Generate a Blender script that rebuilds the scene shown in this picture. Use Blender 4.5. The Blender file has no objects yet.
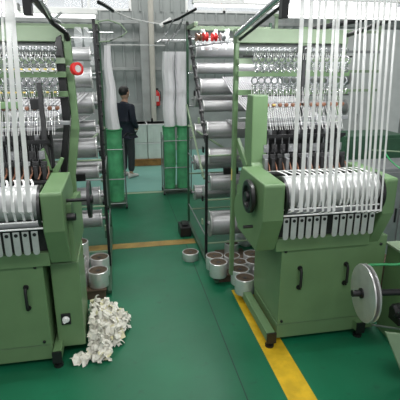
import bpy, bmesh, math, random
from mathutils import Vector, Matrix
random.seed(7)
S = bpy.context.scene
COL = S.collection
PI = math.pi

# ------------------------------------------------------------------ camera
H = 2.1
F = 430.0
VX, VY = 115.0, 65.0
yv = Vector((VX-200, -(VY-200), -F)).normalized()
pit = math.atan((200-VY)/F)
zv = Vector((0, math.cos(pit), math.sin(pit)))
xv = yv.cross(zv)
R = Matrix((xv, yv, zv))            # camera axes -> world
cam = bpy.data.objects.new('camera', bpy.data.cameras.new('camera'))
COL.objects.link(cam)
M4 = R.to_4x4(); M4.translation = (0, 0, H)
cam.matrix_world = M4
cam.data.sensor_width = 36
cam.data.lens = F/400*36
cam.data.clip_start = .05
S.camera = cam

def P(x, y, Y):
    """photo direction at a known depth Y -> world point"""
    r = R @ Vector((x-200, -(y-200), -F))
    t = Y/r.y
    return Vector((r.x*t, Y, H+r.z*t))
def PF(x, y, z=0.0):
    r = R @ Vector((x-200, -(y-200), -F))
    t = (z-H)/r.z
    return Vector((r.x*t, r.y*t, z))

# ------------------------------------------------------------------ world, light, exposure
S.view_settings.view_transform = 'Standard'
S.view_settings.look = 'None'
S.view_settings.gamma = 1
S.view_settings.exposure = 0.0
w = bpy.data.worlds.new('world'); S.world = w; w.use_nodes = True
w.node_tree.nodes['Background'].inputs[0].default_value = (.95, .97, 1, 1)
w.node_tree.nodes['Background'].inputs[1].default_value = .7

def area(name, loc, size, power, target, color=(1, .98, .95)):
    l = bpy.data.lights.new(name, 'AREA'); l.shape = 'RECTANGLE'
    l.size, l.size_y = size; l.energy = power; l.color = color
    o = bpy.data.objects.new(name, l); COL.objects.link(o)
    o.location = loc
    o.rotation_euler = (Vector(target)-Vector(loc)).to_track_quat('-Z', 'Y').to_euler()
    return o
area('ceiling_lamp_near', (.6, 3.2, 5.3), (6, 1.2), 110, (.6, 3.4, 0))
area('ceiling_lamp_mid', (.6, 6.2, 5.3), (7, 1.2), 40, (.6, 6.2, 0))
area('ceiling_lamp_far', (.6, 9.6, 5.3), (8, 1.0), 185, (.6, 10.2, 0))
area('ceiling_lamp_front', (.3, -1.0, 5.2), (5, 1.2), 125, (.6, 2.6, 1.2))

# ------------------------------------------------------------------ materials
def mat(name, col, rough=.5, metal=0.0, noise=0.0, nscale=8.0, col2=None, emit=0, coat=0, alpha=1, trans=0, bump=0, bscale=60, stretch=None):
    m = bpy.data.materials.new(name); m.use_nodes = True
    nt = m.node_tree; b = nt.nodes['Principled BSDF']
    b.inputs['Roughness'].default_value = rough
    b.inputs['Metallic'].default_value = metal
    b.inputs['Base Color'].default_value = (*col, 1)
    if coat: b.inputs['Coat Weight'].default_value = coat; b.inputs['Coat Roughness'].default_value = .2
    if alpha < 1: b.inputs['Alpha'].default_value = alpha
    if trans: b.inputs['Transmission Weight'].default_value = trans
    if emit:
        b.inputs['Emission Color'].default_value = (*col, 1); b.inputs['Emission Strength'].default_value = emit
    if noise or col2 or bump:
        tc = nt.nodes.new('ShaderNodeTexCoord'); mp = nt.nodes.new('ShaderNodeMapping')
        nt.links.new(tc.outputs['Object'], mp.inputs[0])
        if stretch: mp.inputs['Scale'].default_value = stretch
        n = nt.nodes.new('ShaderNodeTexNoise'); n.inputs['Scale'].default_value = nscale; n.inputs['Detail'].default_value = 5
        nt.links.new(mp.outputs[0], n.inputs['Vector'])
        c2 = col2 if col2 else tuple(c*(1-noise) for c in col)
        cr = nt.nodes.new('ShaderNodeValToRGB')
        cr.color_ramp.elements[0].position = .35; cr.color_ramp.elements[1].position = .65
        cr.color_ramp.elements[0].color = (*c2, 1); cr.color_ramp.elements[1].color = (*col, 1)
        nt.links.new(n.outputs['Fac'], cr.inputs[0]); nt.links.new(cr.outputs[0], b.inputs['Base Color'])
        if bump:
            n2 = nt.nodes.new('ShaderNodeTexNoise'); n2.inputs['Scale'].default_value = bscale
            nt.links.new(mp.outputs[0], n2.inputs['Vector'])
            bp = nt.nodes.new('ShaderNodeBump'); bp.inputs['Strength'].default_value = bump; bp.inputs['Distance'].default_value = .01
            nt.links.new(n2.outputs['Fac'], bp.inputs['Height']); nt.links.new(bp.outputs[0], b.inputs['Normal'])
    return m

GREEN = mat('machine_green_paint', (.140, .242, .112), .42, noise=.10, nscale=5, coat=.15)
PALEG = mat('pale_green_paint', (.26, .35, .23), .45, noise=.1, nscale=6)
DGREEN = mat('dark_green_paint', (.035, .10, .055), .4, noise=.2)
BLACK = mat('black_plastic', (.012, .012, .013), .35, noise=.2)
BLKM = mat('blackened_steel', (.03, .03, .032), .4, metal=.6, noise=.3)
DARKI = mat('dark_loom_interior', (.03, .03, .032), .6, noise=.4, nscale=30)
CHROME = mat('chrome', (.75, .76, .78), .22, metal=1, noise=.12, nscale=30)
ALU = mat('brushed_aluminium', (.66, .66, .66), .33, metal=.6, noise=.12, nscale=14)
STEEL = mat('grey_steel', (.33, .34, .35), .4, metal=.6, noise=.15)
WHITE = mat('white_ribbon', (.92, .92, .92), .7, noise=.06, nscale=40)
def add_translucency(m, f):
    nt = m.node_tree; b = nt.nodes['Principled BSDF']; out = nt.nodes['Material Output']
    tr = nt.nodes.new('ShaderNodeBsdfTranslucent'); tr.inputs[0].default_value = (.95, .95, .95, 1)
    mx = nt.nodes.new('ShaderNodeMixShader'); mx.inputs[0].default_value = f
    nt.links.new(b.outputs[0], mx.inputs[1]); nt.links.new(tr.outputs[0], mx.inputs[2]); nt.links.new(mx.outputs[0], out.inputs[0])
add_translucency(WHITE, .4)
YARN = mat('white_yarn', (.66, .66, .67), .5, noise=.12, nscale=60)
LAMP = mat('white_tube_diffuser', (1, 1, 1), .5, emit=1.6)
LAMPBOX = mat('white_lamp_housing', (.85, .85, .85), .4, noise=.04)
YEL = mat('yellow_line_paint', (.74, .47, .02), .45, noise=.25, nscale=9, bump=.1)
YELO = mat('faded_yellow_line_paint', (.40, .26, .06), .5, noise=.4, nscale=6)
CARD = mat('brown_card_core', (.09, .062, .038), .8, noise=.3, nscale=30)
BOARD = mat('brown_board', (.12, .08, .05), .7, noise=.4, nscale=12)
PALLET = mat('orange_timber', (.42, .20, .06), .65, noise=.35, nscale=10)
BEAM = mat('silver_warp_yarn', (.40, .40, .41), .34, metal=.45, noise=.15, nscale=50, stretch=(8, 1, 1))
SHEETY = mat('grey_warp_yarn', (.30, .30, .31), .6, noise=.1, nscale=30)
ROLLER = mat('grey_rubber_roller', (.45, .46, .46), .35, metal=.2, noise=.1)
CERAM = mat('brown_ceramic', (.22, .10, .06), .3, noise=.3)
YCLIP = mat('yellow_clip', (.70, .55, .16), .4, noise=.2)
RED = mat('red_plastic', (.60, .02, .02), .4, noise=.1)
SKIN = mat('skin', (.45, .27, .19), .55, noise=.08)
HAIR = mat('black_hair', (.010, .009, .009), .5, noise=.3, nscale=60)
NAVY = mat('navy_jacket', (.010, .014, .030), .75, noise=.25, nscale=12)
TROU = mat('dark_grey_trousers', (.035, .038, .045), .8, noise=.2, nscale=12)
SHOE = mat('pale_shoe', (.6, .6, .58), .5, noise=.15)
MASKM = mat('white_mask', (.8, .82, .84), .7, noise=.05)
CLOTH = mat('white_cloth', (.86, .84, .88), .8, noise=.07, nscale=5, bump=.25, bscale=12, stretch=(3, 3, .3))
SCRAP = mat('cream_offcut', (.82, .80, .72), .7, noise=.15, nscale=20)
SCRAP2 = mat('pale_yellow_offcut', (.72, .69, .45), .7, noise=.15, nscale=20)
WHITEG = mat('white_painted_panel', (.80, .86, .82), .4, noise=.1, nscale=6)
CONC = mat('grey_column_paint', (.40, .41, .41), .7, noise=.25, nscale=3)
PIPE = mat('cream_pipe', (.55, .52, .47), .6, noise=.15, nscale=3)
FILM = mat('clear_film', (.8, .82, .84), .12, trans=.0, alpha=.38)
NET = mat('green_mesh_fabric', (.12, .56, .25), .5, noise=.35, nscale=7, alpha=.8, bump=.5, bscale=20)
WIRE = mat('white_cable', (.7, .7, .7), .5, noise=.05)
GHOSE = mat('green_hose', (.02, .25, .08), .4, noise=.1)
GLASS = mat('window_glass', (.9, .95, 1), .05, alpha=.25)

# floor: worn epoxy
def floor_mat():
    m = bpy.data.materials.new('green_epoxy_floor'); m.use_nodes = True
    nt = m.node_tree; b = nt.nodes['Principled BSDF']; L = nt.links
    tc = nt.nodes.new('ShaderNodeTexCoord')
    def noise(s, d=6):
        n = nt.nodes.new('ShaderNodeTexNoise'); n.inputs['Scale'].default_value = s; n.inputs['Detail'].default_value = d
        L.new(tc.outputs['Object'], n.inputs['Vector']); return n
    a = noise(1.1); c = nt.nodes.new('ShaderNodeValToRGB')
    c.color_ramp.elements[0].position = .3; c.color_ramp.elements[1].position = .7
    c.color_ramp.elements[0].color = (.008, .100, .048, 1); c.color_ramp.elements[1].color = (.009, .165, .078, 1)
    L.new(a.outputs['Fac'], c.inputs[0])
    d = noise(9, 10); cd = nt.nodes.new('ShaderNodeValToRGB')
    cd.color_ramp.elements[0].position = .62; cd.color_ramp.elements[1].position = .78
    cd.color_ramp.elements[0].color = (0, 0, 0, 1); cd.color_ramp.elements[1].color = (.55, .55, .55, 1)
    L.new(d.outputs['Fac'], cd.inputs[0])
    mx = nt.nodes.new('ShaderNodeMix'); mx.data_type = 'RGBA'
    L.new(cd.outputs[0], mx.inputs[0]); L.new(c.outputs[0], mx.inputs[6]); mx.inputs[7].default_value = (.018, .045, .032, 1)
    # saw-cut joints
    sep = nt.nodes.new('ShaderNodeSeparateXYZ'); L.new(tc.outputs['Object'], sep.inputs[0])
    sub = nt.nodes.new('ShaderNodeMath'); sub.operation = 'SUBTRACT'; sub.inputs[1].default_value = .735; L.new(sep.outputs[0], sub.inputs[0])
    ab = nt.nodes.new('ShaderNodeMath'); ab.operation = 'ABSOLUTE'; L.new(sub.outputs[0], ab.inputs[0])
    lt = nt.nodes.new('ShaderNodeMath'); lt.operation = 'LESS_THAN'; lt.inputs[1].default_value = .004; L.new(ab.outputs[0], lt.inputs[0])
    mj = nt.nodes.new('ShaderNodeMix'); mj.data_type = 'RGBA'; L.new(lt.outputs[0], mj.inputs[0]); L.new(mx.outputs[2], mj.inputs[6]); mj.inputs[7].default_value = (.006, .03, .02, 1)
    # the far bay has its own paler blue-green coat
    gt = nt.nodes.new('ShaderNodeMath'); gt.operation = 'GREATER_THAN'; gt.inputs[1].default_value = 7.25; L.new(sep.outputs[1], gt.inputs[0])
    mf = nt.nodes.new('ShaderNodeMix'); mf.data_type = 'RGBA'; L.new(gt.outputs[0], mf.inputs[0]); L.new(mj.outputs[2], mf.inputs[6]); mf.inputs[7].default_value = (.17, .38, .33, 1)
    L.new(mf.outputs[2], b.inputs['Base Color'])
    r = noise(3); rr = nt.nodes.new('ShaderNodeMapRange'); rr.inputs[3].default_value = .28; rr.inputs[4].default_value = .5
    L.new(r.outputs['Fac'], rr.inputs[0]); L.new(rr.outputs[0], b.inputs['Roughness'])
    return m
FLOOR = floor_mat()

def wall_mat():
    m = bpy.data.materials.new('corrugated_wall_paint'); m.use_nodes = True
    nt = m.node_tree; b = nt.nodes['Principled BSDF']; L = nt.links
    tc = nt.nodes.new('ShaderNodeTexCoord'); n = nt.nodes.new('ShaderNodeTexNoise'); n.inputs['Scale'].default_value = 1.4
    L.new(tc.outputs['Object'], n.inputs['Vector'])
    c = nt.nodes.new('ShaderNodeValToRGB'); c.color_ramp.elements[0].color = (.25, .275, .275, 1); c.color_ramp.elements[1].color = (.36, .38, .375, 1)
    L.new(n.outputs['Fac'], c.inputs[0]); L.new(c.outputs[0], b.inputs['Base Color']); b.inputs['Roughness'].default_value = .55
    return m
WALL = wall_mat()
PANELG = mat('pale_grey_panel', (.62, .64, .64), .5, noise=.08)
PLAST = mat('grey_plaster', (.36, .37, .37), .85, noise=.2, nscale=3)

# ------------------------------------------------------------------ mesh helpers
class MB:
    def __init__(s): s.bm = bmesh.new()
    def box(s, x0, x1, y0, y1, z0, z1, rot=None, piv=None):
        vs = [s.bm.verts.new((x, y, z)) for x in (x0, x1) for y in (y0, y1) for z in (z0, z1)]
        for f in ((0,1,3,2),(4,6,7,5),(0,4,5,1),(2,3,7,6),(0,2,6,4),(1,5,7,3)): s.bm.faces.new([vs[i] for i in f])
        if rot is not None:
            p = Vector(piv) if piv is not None else Vector(((x0+x1)/2, (y0+y1)/2, (z0+z1)/2))
            for v in vs: v.co = p + rot @ (v.co-p)
        return s
    def ring(s, c, a, b, r, seg, rb=None):
        rb = rb or r
        return [s.bm.verts.new(c + a*(r*math.cos(2*PI*i/seg)) + b*(rb*math.sin(2*PI*i/seg))) for i in range(seg)]
    def skinrings(s, rings, cap=True, closed=False):
        n = len(rings[0])
        pairs = list(zip(rings, rings[1:]))
        if closed: pairs.append((rings[-1], rings[0]))
        for A, B in pairs:
            for i in range(n): s.bm.faces.new((A[i], A[(i+1) % n], B[(i+1) % n], B[i]))
        if cap and not closed:
            s.bm.faces.new(rings[0][::-1]); s.bm.faces.new(rings[-1])
    def tube(s, pts, r, seg=8, radii=None):
        pts = [Vector(p) for p in pts]; rings = []
        ref = None
        for i, p in enumerate(pts):
            d = ((pts[min(i+1, len(pts)-1)]-p).normalized() + (p-pts[max(i-1, 0)]).normalized()).normalized()
            if ref is None or abs(d.dot(ref)) > .95: ref = Vector((0, 0, 1)) if abs(d.z) < .9 else Vector((1, 0, 0))
            a = d.cross(ref).normalized(); b = d.cross(a).normalized()
            rr = radii[i] if radii else r
            rings.append(s.ring(p, a, b, rr, seg))
        s.skinrings(rings); return s
    def lathe(s, c, axis, prof, seg=24, closed=False):
        """prof: list of (distance along axis, radius)"""
        c = Vector(c); ax = Vector(axis).normalized()
        ref = Vector((0, 0, 1)) if abs(ax.z) < .9 else Vector((1, 0, 0))
        a = ax.cross(ref).normalized(); b = ax.cross(a).normalized()
        s.skinrings([s.ring(c+ax*t, a, b, max(r, .0005), seg) for t, r in prof], cap=not closed, closed=closed); return s
    def prism(s, prof, axis, t0, t1):
        """extrude a 2D outline: axis 'x' (prof = y,z), 'y' (x,z), 'z' (x,y)"""
        def mk(p, t):
            return {'x': (t, p[0], p[1]), 'y': (p[0], t, p[1]), 'z': (p[0], p[1], t)}[axis]
        A = [s.bm.verts.new(mk(p, t0)) for p in prof]; B = [s.bm.verts.new(mk(p, t1)) for p in prof]
        n = len(A)
        for i in range(n): s.bm.faces.new((A[i], A[(i+1) % n], B[(i+1) % n], B[i]))
        s.bm.faces.new(A[::-1]); s.bm.faces.new(B); return s
    def strip(s, pts, wv, th=.0012):
        """flat band through pts, half-width vectors wv (one or per point), with thickness"""
        pts = [Vector(p) for p in pts]; rings = []
        for i, p in enumerate(pts):
            wvec = Vector(wv[i]) if isinstance(wv, list) else Vector(wv)
            d = (pts[min(i+1, len(pts)-1)]-pts[max(i-1, 0)]).normalized()
            n = d.cross(wvec).normalized()*th
            rings.append([s.bm.verts.new(q) for q in (p-wvec-n, p+wvec-n, p+wvec+n, p-wvec+n)])
        s.skinrings(rings); return s
    def torus(s, c, axis, R_, r, seg=12, rs=6):
        c = Vector(c); ax = Vector(axis).normalized(); ref = Vector((0, 0, 1)) if abs(ax.z) < .9 else Vector((1, 0, 0))
        a = ax.cross(ref).normalized(); b = ax.cross(a).normalized(); rings = []
        for i in range(seg):
            t = 2*PI*i/seg; d = a*math.cos(t)+b*math.sin(t)
            rings.append(s.ring(c+d*R_, d, ax, r, rs))
        s.skinrings(rings, closed=True); return s
    def build(s, name, material, parent=None, bevel=0, smooth=False, origin=None):
        bmesh.ops.recalc_face_normals(s.bm, faces=s.bm.faces[:])
        me = bpy.data.meshes.new(name)
        off = Vector(origin) if origin is not None else (root_loc(parent) if parent else Vector((0, 0, 0)))
        if origin is None and parent is None:
            vs = [v.co for v in s.bm.verts]
            off = Vector((sum(v.x for v in vs)/len(vs), sum(v.y for v in vs)/len(vs), min(v.z for v in vs)))
        for v in s.bm.verts: v.co -= off
        s.bm.to_mesh(me); s.bm.free()
        me.materials.append(material)
        if smooth:
            for p in me.polygons: p.use_smooth = True
            try: me.set_sharp_from_angle(angle=math.radians(35))
            except Exception: pass
        o = bpy.data.objects.new(name, me); COL.objects.link(o)
        if parent: o.parent = parent
        else: o.location = off
        if bevel:
            m = o.modifiers.new('bevel', 'BEVEL'); m.width = bevel; m.segments = 2; m.limit_method = 'ANGLE'
        return o
def root_loc(o):
    l = Vector((0, 0, 0))
    while o: l += o.location; o = o.parent
    return l
def empty(name, loc): 
    o = bpy.data.objects.new(name, None); COL.objects.link(o); o.location = loc; o.empty_display_size = .1; return o
def tag(o, label, cat, group=None, kind=None):
    o['label'] = label; o['category'] = cat
    if group: o['group'] = group
    if kind: o['kind'] = kind
    return o
def struct(o, label=None):
    o['kind'] = 'structure'
    if label: o['label'] = label
    return o
def cp(o, parent, loc):
    c = o.copy(); COL.objects.link(c); c.parent = parent; c.location = loc; return c
ORD = ['first','second','third','fourth','fifth','sixth','seventh','eighth','ninth','tenth','eleventh','twelfth','thirteenth','fourteenth','fifteenth']

# ------------------------------------------------------------------ the hall
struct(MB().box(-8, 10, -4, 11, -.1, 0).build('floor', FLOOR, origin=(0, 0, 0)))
# rear wall of ribbed sheet with window openings high up
mb = MB(); x = -8.0
def ribs(mb, x0, x1, z0, z1, y):
    x = x0; prof = []
    while x < x1-1e-4:
        for dx, dy in ((0, 0), (.19, 0), (.20, -.03), (.24, -.03)):
            if x+dx < x1: prof.append((x+dx, y+dy))
        x += .25
    prof.append((x1, y)); prof += [(x1, y+.06), (x0, y+.06)]
    mb.prism(prof, 'z', z0, z1)
ribs(mb, -8, 10, 1.15, 3.30, 11)
ribs(mb, .42, 1.75, 3.30, 6.4, 11)
ribs(mb, -8, 10, 4.75, 6.4, 11.001)
struct(mb.build('wall_rear', WALL))
struct(MB().box(-8, 10, 10.93, 11.08, 0, 1.18).build('wall_rear_base', PLAST))
struct(MB().box(-8.1, -8, -4, 11, 0, 6.4).build('wall_left', WALL))
struct(MB().box(10, 10.1, -4, 11, 0, 6.4).build('wall_right', WALL))
struct(MB().box(-8.1, 10.1, -4, 11.1, 6.4, 6.5).build('ceiling', WHITEG))
for k, (a, b, n) in enumerate(((-8, .42, 9), (1.75, 10, 9))):
    mb = MB()
    for i in range(n+1):
        xx = a+(b-a)*i/n; mb.box(xx-.03, xx+.03, 10.98, 11.06, 3.3, 4.75)
    for z in (3.3, 4.0, 4.72): mb.box(a, b, 10.98, 11.05, z, z+.05)
    f = struct(mb.build('window_%d' % (k+1), LAMPBOX))
    MB().box(a, b, 11.02, 11.03, 3.3, 4.75).build('pane', GLASS, f)
for i, z in enumerate((3.02, 1.98, 2.62)):
    struct(MB().box(-8, 10, 10.86, 10.93, z, z+.07).build('trim_%d' % (i+1), CONC, bevel=.005))
struct(MB().box(.60, .79, 10.55, 10.8, 0, 3.05).box(.57, .82, 10.53, 10.83, 0, .35).build('trim_4', CONC, bevel=.01), 'grey square column against the rear wall')
struct(MB().tube([(.855, 10.5, 0), (.855, 10.5, 6.4)], .062, 16).build('trim_5', PIPE, smooth=True), 'cream round downpipe beside the column')
# painted lines
def flat(name, pts, m, z=.003):
    b = MB(); b.prism(pts, 'z', .0005, z); return b.build(name, m)
struct(flat('trim_6', [(.995, -1), (1.185, -1), (1.185, 3.62), (.995, 3.62)], YEL), 'yellow line along the aisle')
struct(flat('trim_7', [(-2.6, 4.83), (.86, 4.83), (.86, 4.98), (-2.6, 4.98)], YELO), 'faded yellow line crossing the aisle')
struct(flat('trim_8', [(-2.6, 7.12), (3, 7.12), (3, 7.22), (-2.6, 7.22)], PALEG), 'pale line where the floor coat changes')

# ------------------------------------------------------------------ loom
def make_loom(u0, yf, side, label, root_name='ribbon_loom'):
    """u0 = X of its left end plate; the frame is .97 m wide. side: +1 = right loom (left end faces the aisle), -1 = left loom"""
    W = .97
    X0, X1 = u0, u0+W
    t = empty(root_name, (u0+W/2, yf, 0)); tag(t, label, 'loom', 'ribbon looms either side of the aisle')
    dy = yf-2.74
    # front cabinet
    cx0 = X0+.16 if side > 0 else X0-.03
    cx1 = X1+.04 if side > 0 else X1-.19
    cab = MB().box(cx0, cx1, yf, yf+.62, .17, .86).box(cx0+.0, cx1, yf+.012, yf+.60, .04, .165)
    cab.box(cx0+.02, cx1-.02, yf+.10, yf+.60, .86, 1.12)
    cab = cab.build('cabinet', GREEN, t, bevel=.006)
    # handles with standoffs
    hx = (cx0+.15, cx0+.525) if side > 0 else (cx0+.16, cx1-.125)
    for x in hx:
        b = MB()
        z0, z1 = .475, .655
        b.tube([(x, yf+.01, z0+.01), (x, yf-.028, z0+.012), (x, yf-.036, z0+.03), (x, yf-.036, z1-.03), (x, yf-.028, z1-.012), (x, yf+.01, z1-.01)], .011, 8)
        b.lathe((x, yf+.002, z0+.01), (0, -1, 0), [(0, .02), (.012, .018)], 12); b.lathe((x, yf+.002, z1-.01), (0, -1, 0), [(0, .02), (.012, .018)], 12)
        b.build('handle', BLACK, t, smooth=True)
    for x in (cx0+.03, cx1-.05):
        for z in ((.20, .79)):
            MB().lathe((x, yf+.004, z), (0, -1, 0), [(0, .011), (.012, .011), (.014, .007)], 10).build('bolt', BLACK, t)
    # feet and base rails
    for fx in ((cx0-.10, cx0-.03) if side > 0 else (cx1+.005, cx1+.065)), ((cx1-.20, cx1-.135) if side > 0 else (cx0, cx0+.07)):
        x0, x1 = fx
        MB().box(x0, x1, yf-.05, yf+.9, .06, .135).build('base_rail', GREEN, t, bevel=.004)
        MB().box(x0-.003, x1+.003, yf-.062, yf-.048, .05, .14).lathe(((x0+x1)/2, yf-.02, 0), (0, 0, 1), [(0, .035), (.02, .035), (.022, .015), (.06, .015)], 12).build('foot', BLACK, t)
        MB().lathe(((x0+x1)/2, yf+.8, 0), (0, 0, 1), [(0, .035), (.02, .035), (.022, .015), (.06, .015)], 12).build('foot', BLACK, t)
    # end housings
    def housing(x0, x1):
        y0 = yf-.13
        prof = [(y0+.01, 1.345), (y0, 1.33), (y0, 1.085), (yf+.0, .81), (yf+.50, .81), (yf+.50, 1.20), (yf+.42, 1.345)]
        return MB().prism(prof, 'x', x0, x1).build('end_housing', GREEN, t, bevel=.012)
    if side > 0:
        housing(X0-.045, X0+.105); housing(X1-.125, X1-.03)
        xi0, xi1 = X0+.105, X1-.125
    else:
        housing(X1-.135, X1); housing(X0-.03, X0+.1)
        xi0, xi1 = X0+.1, X1-.135
    # inner black flanges beside the roller
    for x in (xi0+.004, xi1-.022):
        MB().lathe((x, yf-.015, 1.22), (1, 0, 0), [(0, .145), (.018, .145)], 28).build('roller_flange', BLACK, t, smooth=True)
    # take-up roller and pressing rollers
    MB().lathe((xi0+.02, yf+.0, 1.25), (1, 0, 0), [(0, .112), (xi1-xi0-.04, .112)], 32).build('take_up_roller', ROLLER, t, smooth=True)
    MB().lathe((xi0+.02, yf-.01, 1.10), (1, 0, 0), [(0, .035), (xi1-xi0-.04, .035)], 16).build('pressing_roller', STEEL, t, smooth=True)
    for z, yy in ((1.155, yf-.115), (1.112, yf-.12)):
        MB().tube([(xi0, yy, z), (xi1, yy, z)], .006, 8).build('guide_wire', LAMPBOX, t, smooth=True)
    MB().box(xi0, xi1, yf+.02, yf+.14, .80, 1.13).build('back_plate', DARKI, t)
    MB().box(xi0+.0, xi1, yf-.02, yf+.02, .80, .90).build('front_rail', GREEN, t, bevel=.004)
    # tongue levers
    n = 12
    for i in range(n):
        g = .03 if i >= 6 else 0
        x = xi0+.045+i*((xi1-xi0-.12)/(n-1))+(g-.015 if n else 0)
        y = yf-.10
        prof = [(x-.0205, 1.09)]
        for k in range(7): 
            a = PI+PI*k/6; prof.append((x+.0205*math.cos(a), .945+.018*math.sin(a)))
        prof += [(x+.0205, 1.09)]
        lv = MB().prism(prof, 'y', y-.009, y-.003).build('tongue_lever', ALU, t, bevel=.002)
        MB().lathe((x, y-.008, 1.068), (0, -1, 0), [(0, .012), (.004, .012)], 12).build('lever_pin', BLACK, lv)
    # breast beam: strips of tape come from the shed over the roller
    for i in range(13):
        x = xi0+.06+i*(xi1-xi0-.12)/12
        MB().strip([(x-.08, yf+.33, 1.315), (x-.03, yf+.13, 1.372), (x, yf+.03, 1.368), (x, yf-.06, 1.35), (x, yf-.112, 1.29), (x, yf-.122, 1.22), (x, yf-.10, 1.16)], (.0075, 0, 0)).build('tape_end', WHITE, t)
    # shed / harness zone
    MB().box(xi0, xi1, yf+.34, yf+.38, 1.12, 1.30).box(xi0, xi1, yf+.62, yf+.66, 1.1, 1.62).build('shed_plate', DARKI, t)
    MB().box(xi0, xi1, yf+.30, yf+.34, 1.285, 1.305).build('breast_beam', BLKM, t, bevel=.003)
    for i in range(12):
        x = xi0+.045+i*(xi1-xi0-.09)/11
        MB().box(x-.014, x+.014, yf+.40, yf+.46, 1.30, 1.40).box(x-.022, x+.022, yf+.42, yf+.44, 1.40, 1.43).build('reed_block', STEEL if i % 3 == 0 else DARKI, t, bevel=.003)
        MB().tube([(x+.018, yf+.36, 1.31), (x+.03, yf+.42, 1.345), (x+.02, yf+.47, 1.38)], .006, 6).build('weft_needle', CERAM, t)
    for k in range(5):
        y = yf+.48+k*.028
        MB().box(xi0, xi1, y, y+.009, 1.55-.012*k, 1.575-.012*k).box(xi0, xi1, y, y+.009, 1.33, 1.35).build('heddle_frame', BLKM, t)
    hb = MB()
    for i in range(60):
        x = xi0+.02+i*(xi1-xi0-.04)/59
        hb.box(x-.0015, x+.0015, yf+.485+(i % 5)*.028, yf+.488+(i % 5)*.028, 1.34, 1.56)
    hb.build('heddle_wires', STEEL, t)['kind'] = 'stuff'
    for i in range(10):
        x = xi0+.06+i*(xi1-xi0-.12)/9
        MB().box(x-.02, x+.02, yf+.46, yf+.475, 1.44, 1.50).lathe((x, yf+.46, 1.47), (0, -1, 0), [(0, .012), (.01, .012)], 10).build('harness_clip', DARKI if i % 3 else STEEL, t)
    yr = yf+.71
    # cross bars
    MB().box(X0+.0, X1, yr-.02, yr+.02, 1.655, 1.685).build('cross_bar', STEEL, t, bevel=.003)
    for z, m in ((2.13, PALEG), (2.03, GREEN), (1.885, GREEN)):
        MB().box(X0-.0, X1, yr+.03, yr+.07, z-.02, z+.022).build('cross_bar', m, t, bevel=.003)
    MB().tube([(X0+.02, yr-.02, 2.165), (X1-.02, yr-.02, 2.165)], .007, 8).build('guide_rod', BLACK, t)
    MB().tube([(X0+.02, yr-.02, 1.862), (X1-.02, yr-.02, 1.862)], .006, 8).build('guide_rod', BLACK, t)
    MB().box(X0, X1, yr+.10, yr+.22, 2.27, 2.38).build('top_beam', PALEG, t, bevel=.006)
    MB().tube([(X0+.02, yr+.18, 2.22), (X1-.02, yr+.18, 2.22)], .05, 16).build('let_off_roller', STEEL, t, smooth=True)
    # hooks (plain row), two rows of sprung guides, ceramic eyelets
    m_ = MB(); c = Vector((0, 0, 0))
    m_.torus((0, 0, .012), (0, 1, .3), .013, .003).tube([(0, 0, 0), (0, .02, -.03)], .004, 6)
    hook0 = m_.build('yarn_hook', CHROME, t, smooth=True, origin=(0, 0, 0))
    m_ = MB().torus((0, 0, .022), (.75, 1, 0), .020, .005).tube([(0, 0, 0), (0, 0, -.035)], .007, 8).torus((0, 0, -.008), (0, 0, 1), .013, .004).torus((0, 0, -.019), (0, 0, 1), .013, .004).torus((.006, -.006, -.040), (.9, .5, .3), .013, .004).box(-.004, .004, -.002, .05, -.012, -.004)
    guide0 = m_.build('yarn_guide', CHROME, t, smooth=True, origin=(0, 0, 0)); guide0.scale = (1.35, 1.35, 1.35)
    ey0 = MB().lathe((0, -.02, 0), (0, 1, 0), [(0, .010), (.004, .017), (.016, .017), (.02, .010)], 12).build('ceramic_eyelet', CERAM, t, smooth=True, origin=(0, 0, 0))
    cl0 = MB().box(-.014, .014, -.008, .004, -.006, .006).build('spring_clip', YCLIP, t, origin=(0, 0, 0), bevel=.002)
    first = dict(h=True, g=True, e=True, c=True)
    def put(o, key, x, y, z):
        loc = Vector((x, y, z))-t.location
        if first[key]: o.location = loc; first[key] = False
        else: cp(o, t, loc)
    for i in range(20):
        x = X0+.06+i*(W-.12)/19; put(hook0, 'h', x, yr, 2.205)
    gx = [X0+.12+i*.055 for i in range(15)]
    for r_, z in enumerate((2.115, 1.95)):
        for i, x in enumerate(gx):
            if side > 0 and i in (7, 8): continue
            put(guide0, 'g', x, yr-.03, z)
            if side < 0: put(cl0, 'c', x, yr-.045, z-.045)
    if side < 0:
        MB().box(X0+.45, X0+.62, yr-.07, yr-.03, 1.79, 1.84).build('sensor_box', GREEN, t, bevel=.004)
        MB().box(X0+.70, X0+.78, yr-.06, yr-.02, 1.78, 1.86).build('sensor_box', BLACK, t, bevel=.004)
    else: put(cl0, 'c', gx[3], yr-.045, 1.79)
    MB().box(X0+.08, X1-.08, yr-.03, yr-.01, 1.765, 1.775).box(X0+.08, X1-.08, yr-.03, yr-.01, 1.80, 1.81).build('eyelet_rail', STEEL, t)
    for i, x in enumerate(gx): put(ey0, 'e', x, yr-.03, 1.788)
    dw = MB()
    for x in gx:
        dw.tube([(x, yr-.03, 1.77), (x+.004, yr-.06, 1.665)], .0022, 5); dw.lathe((x, yr-.03, 1.745), (0, 0, 1), [(0, .006), (.016, .006)], 6)
    dw.build('drop_wires', CHROME, t)['kind'] = 'stuff'
    MB().box(X0+.1, X1-.1, yr-.09, yr-.05, 1.625, 1.645).build('drop_wire_rail', STEEL, t, bevel=.002)
    th_ = MB()
    for i in range(44):
        x = X0+.10+(W-.2)*i/43
        th_.tube([(x, yr-.03, 1.93-.01*(i % 3)), (x+random.uniform(-.02, .02), yr-.03, 1.80)], .0020, 4)
        th_.tube([(x, yr-.03, 1.78), (x+random.uniform(-.012, .012), yf+.56, 1.60)], .0018, 4)
        th_.tube([(x+.01, yr-.03, 2.19), (x+random.uniform(-.015, .015), yr-.035, 2.14)], .0020, 4)
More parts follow.
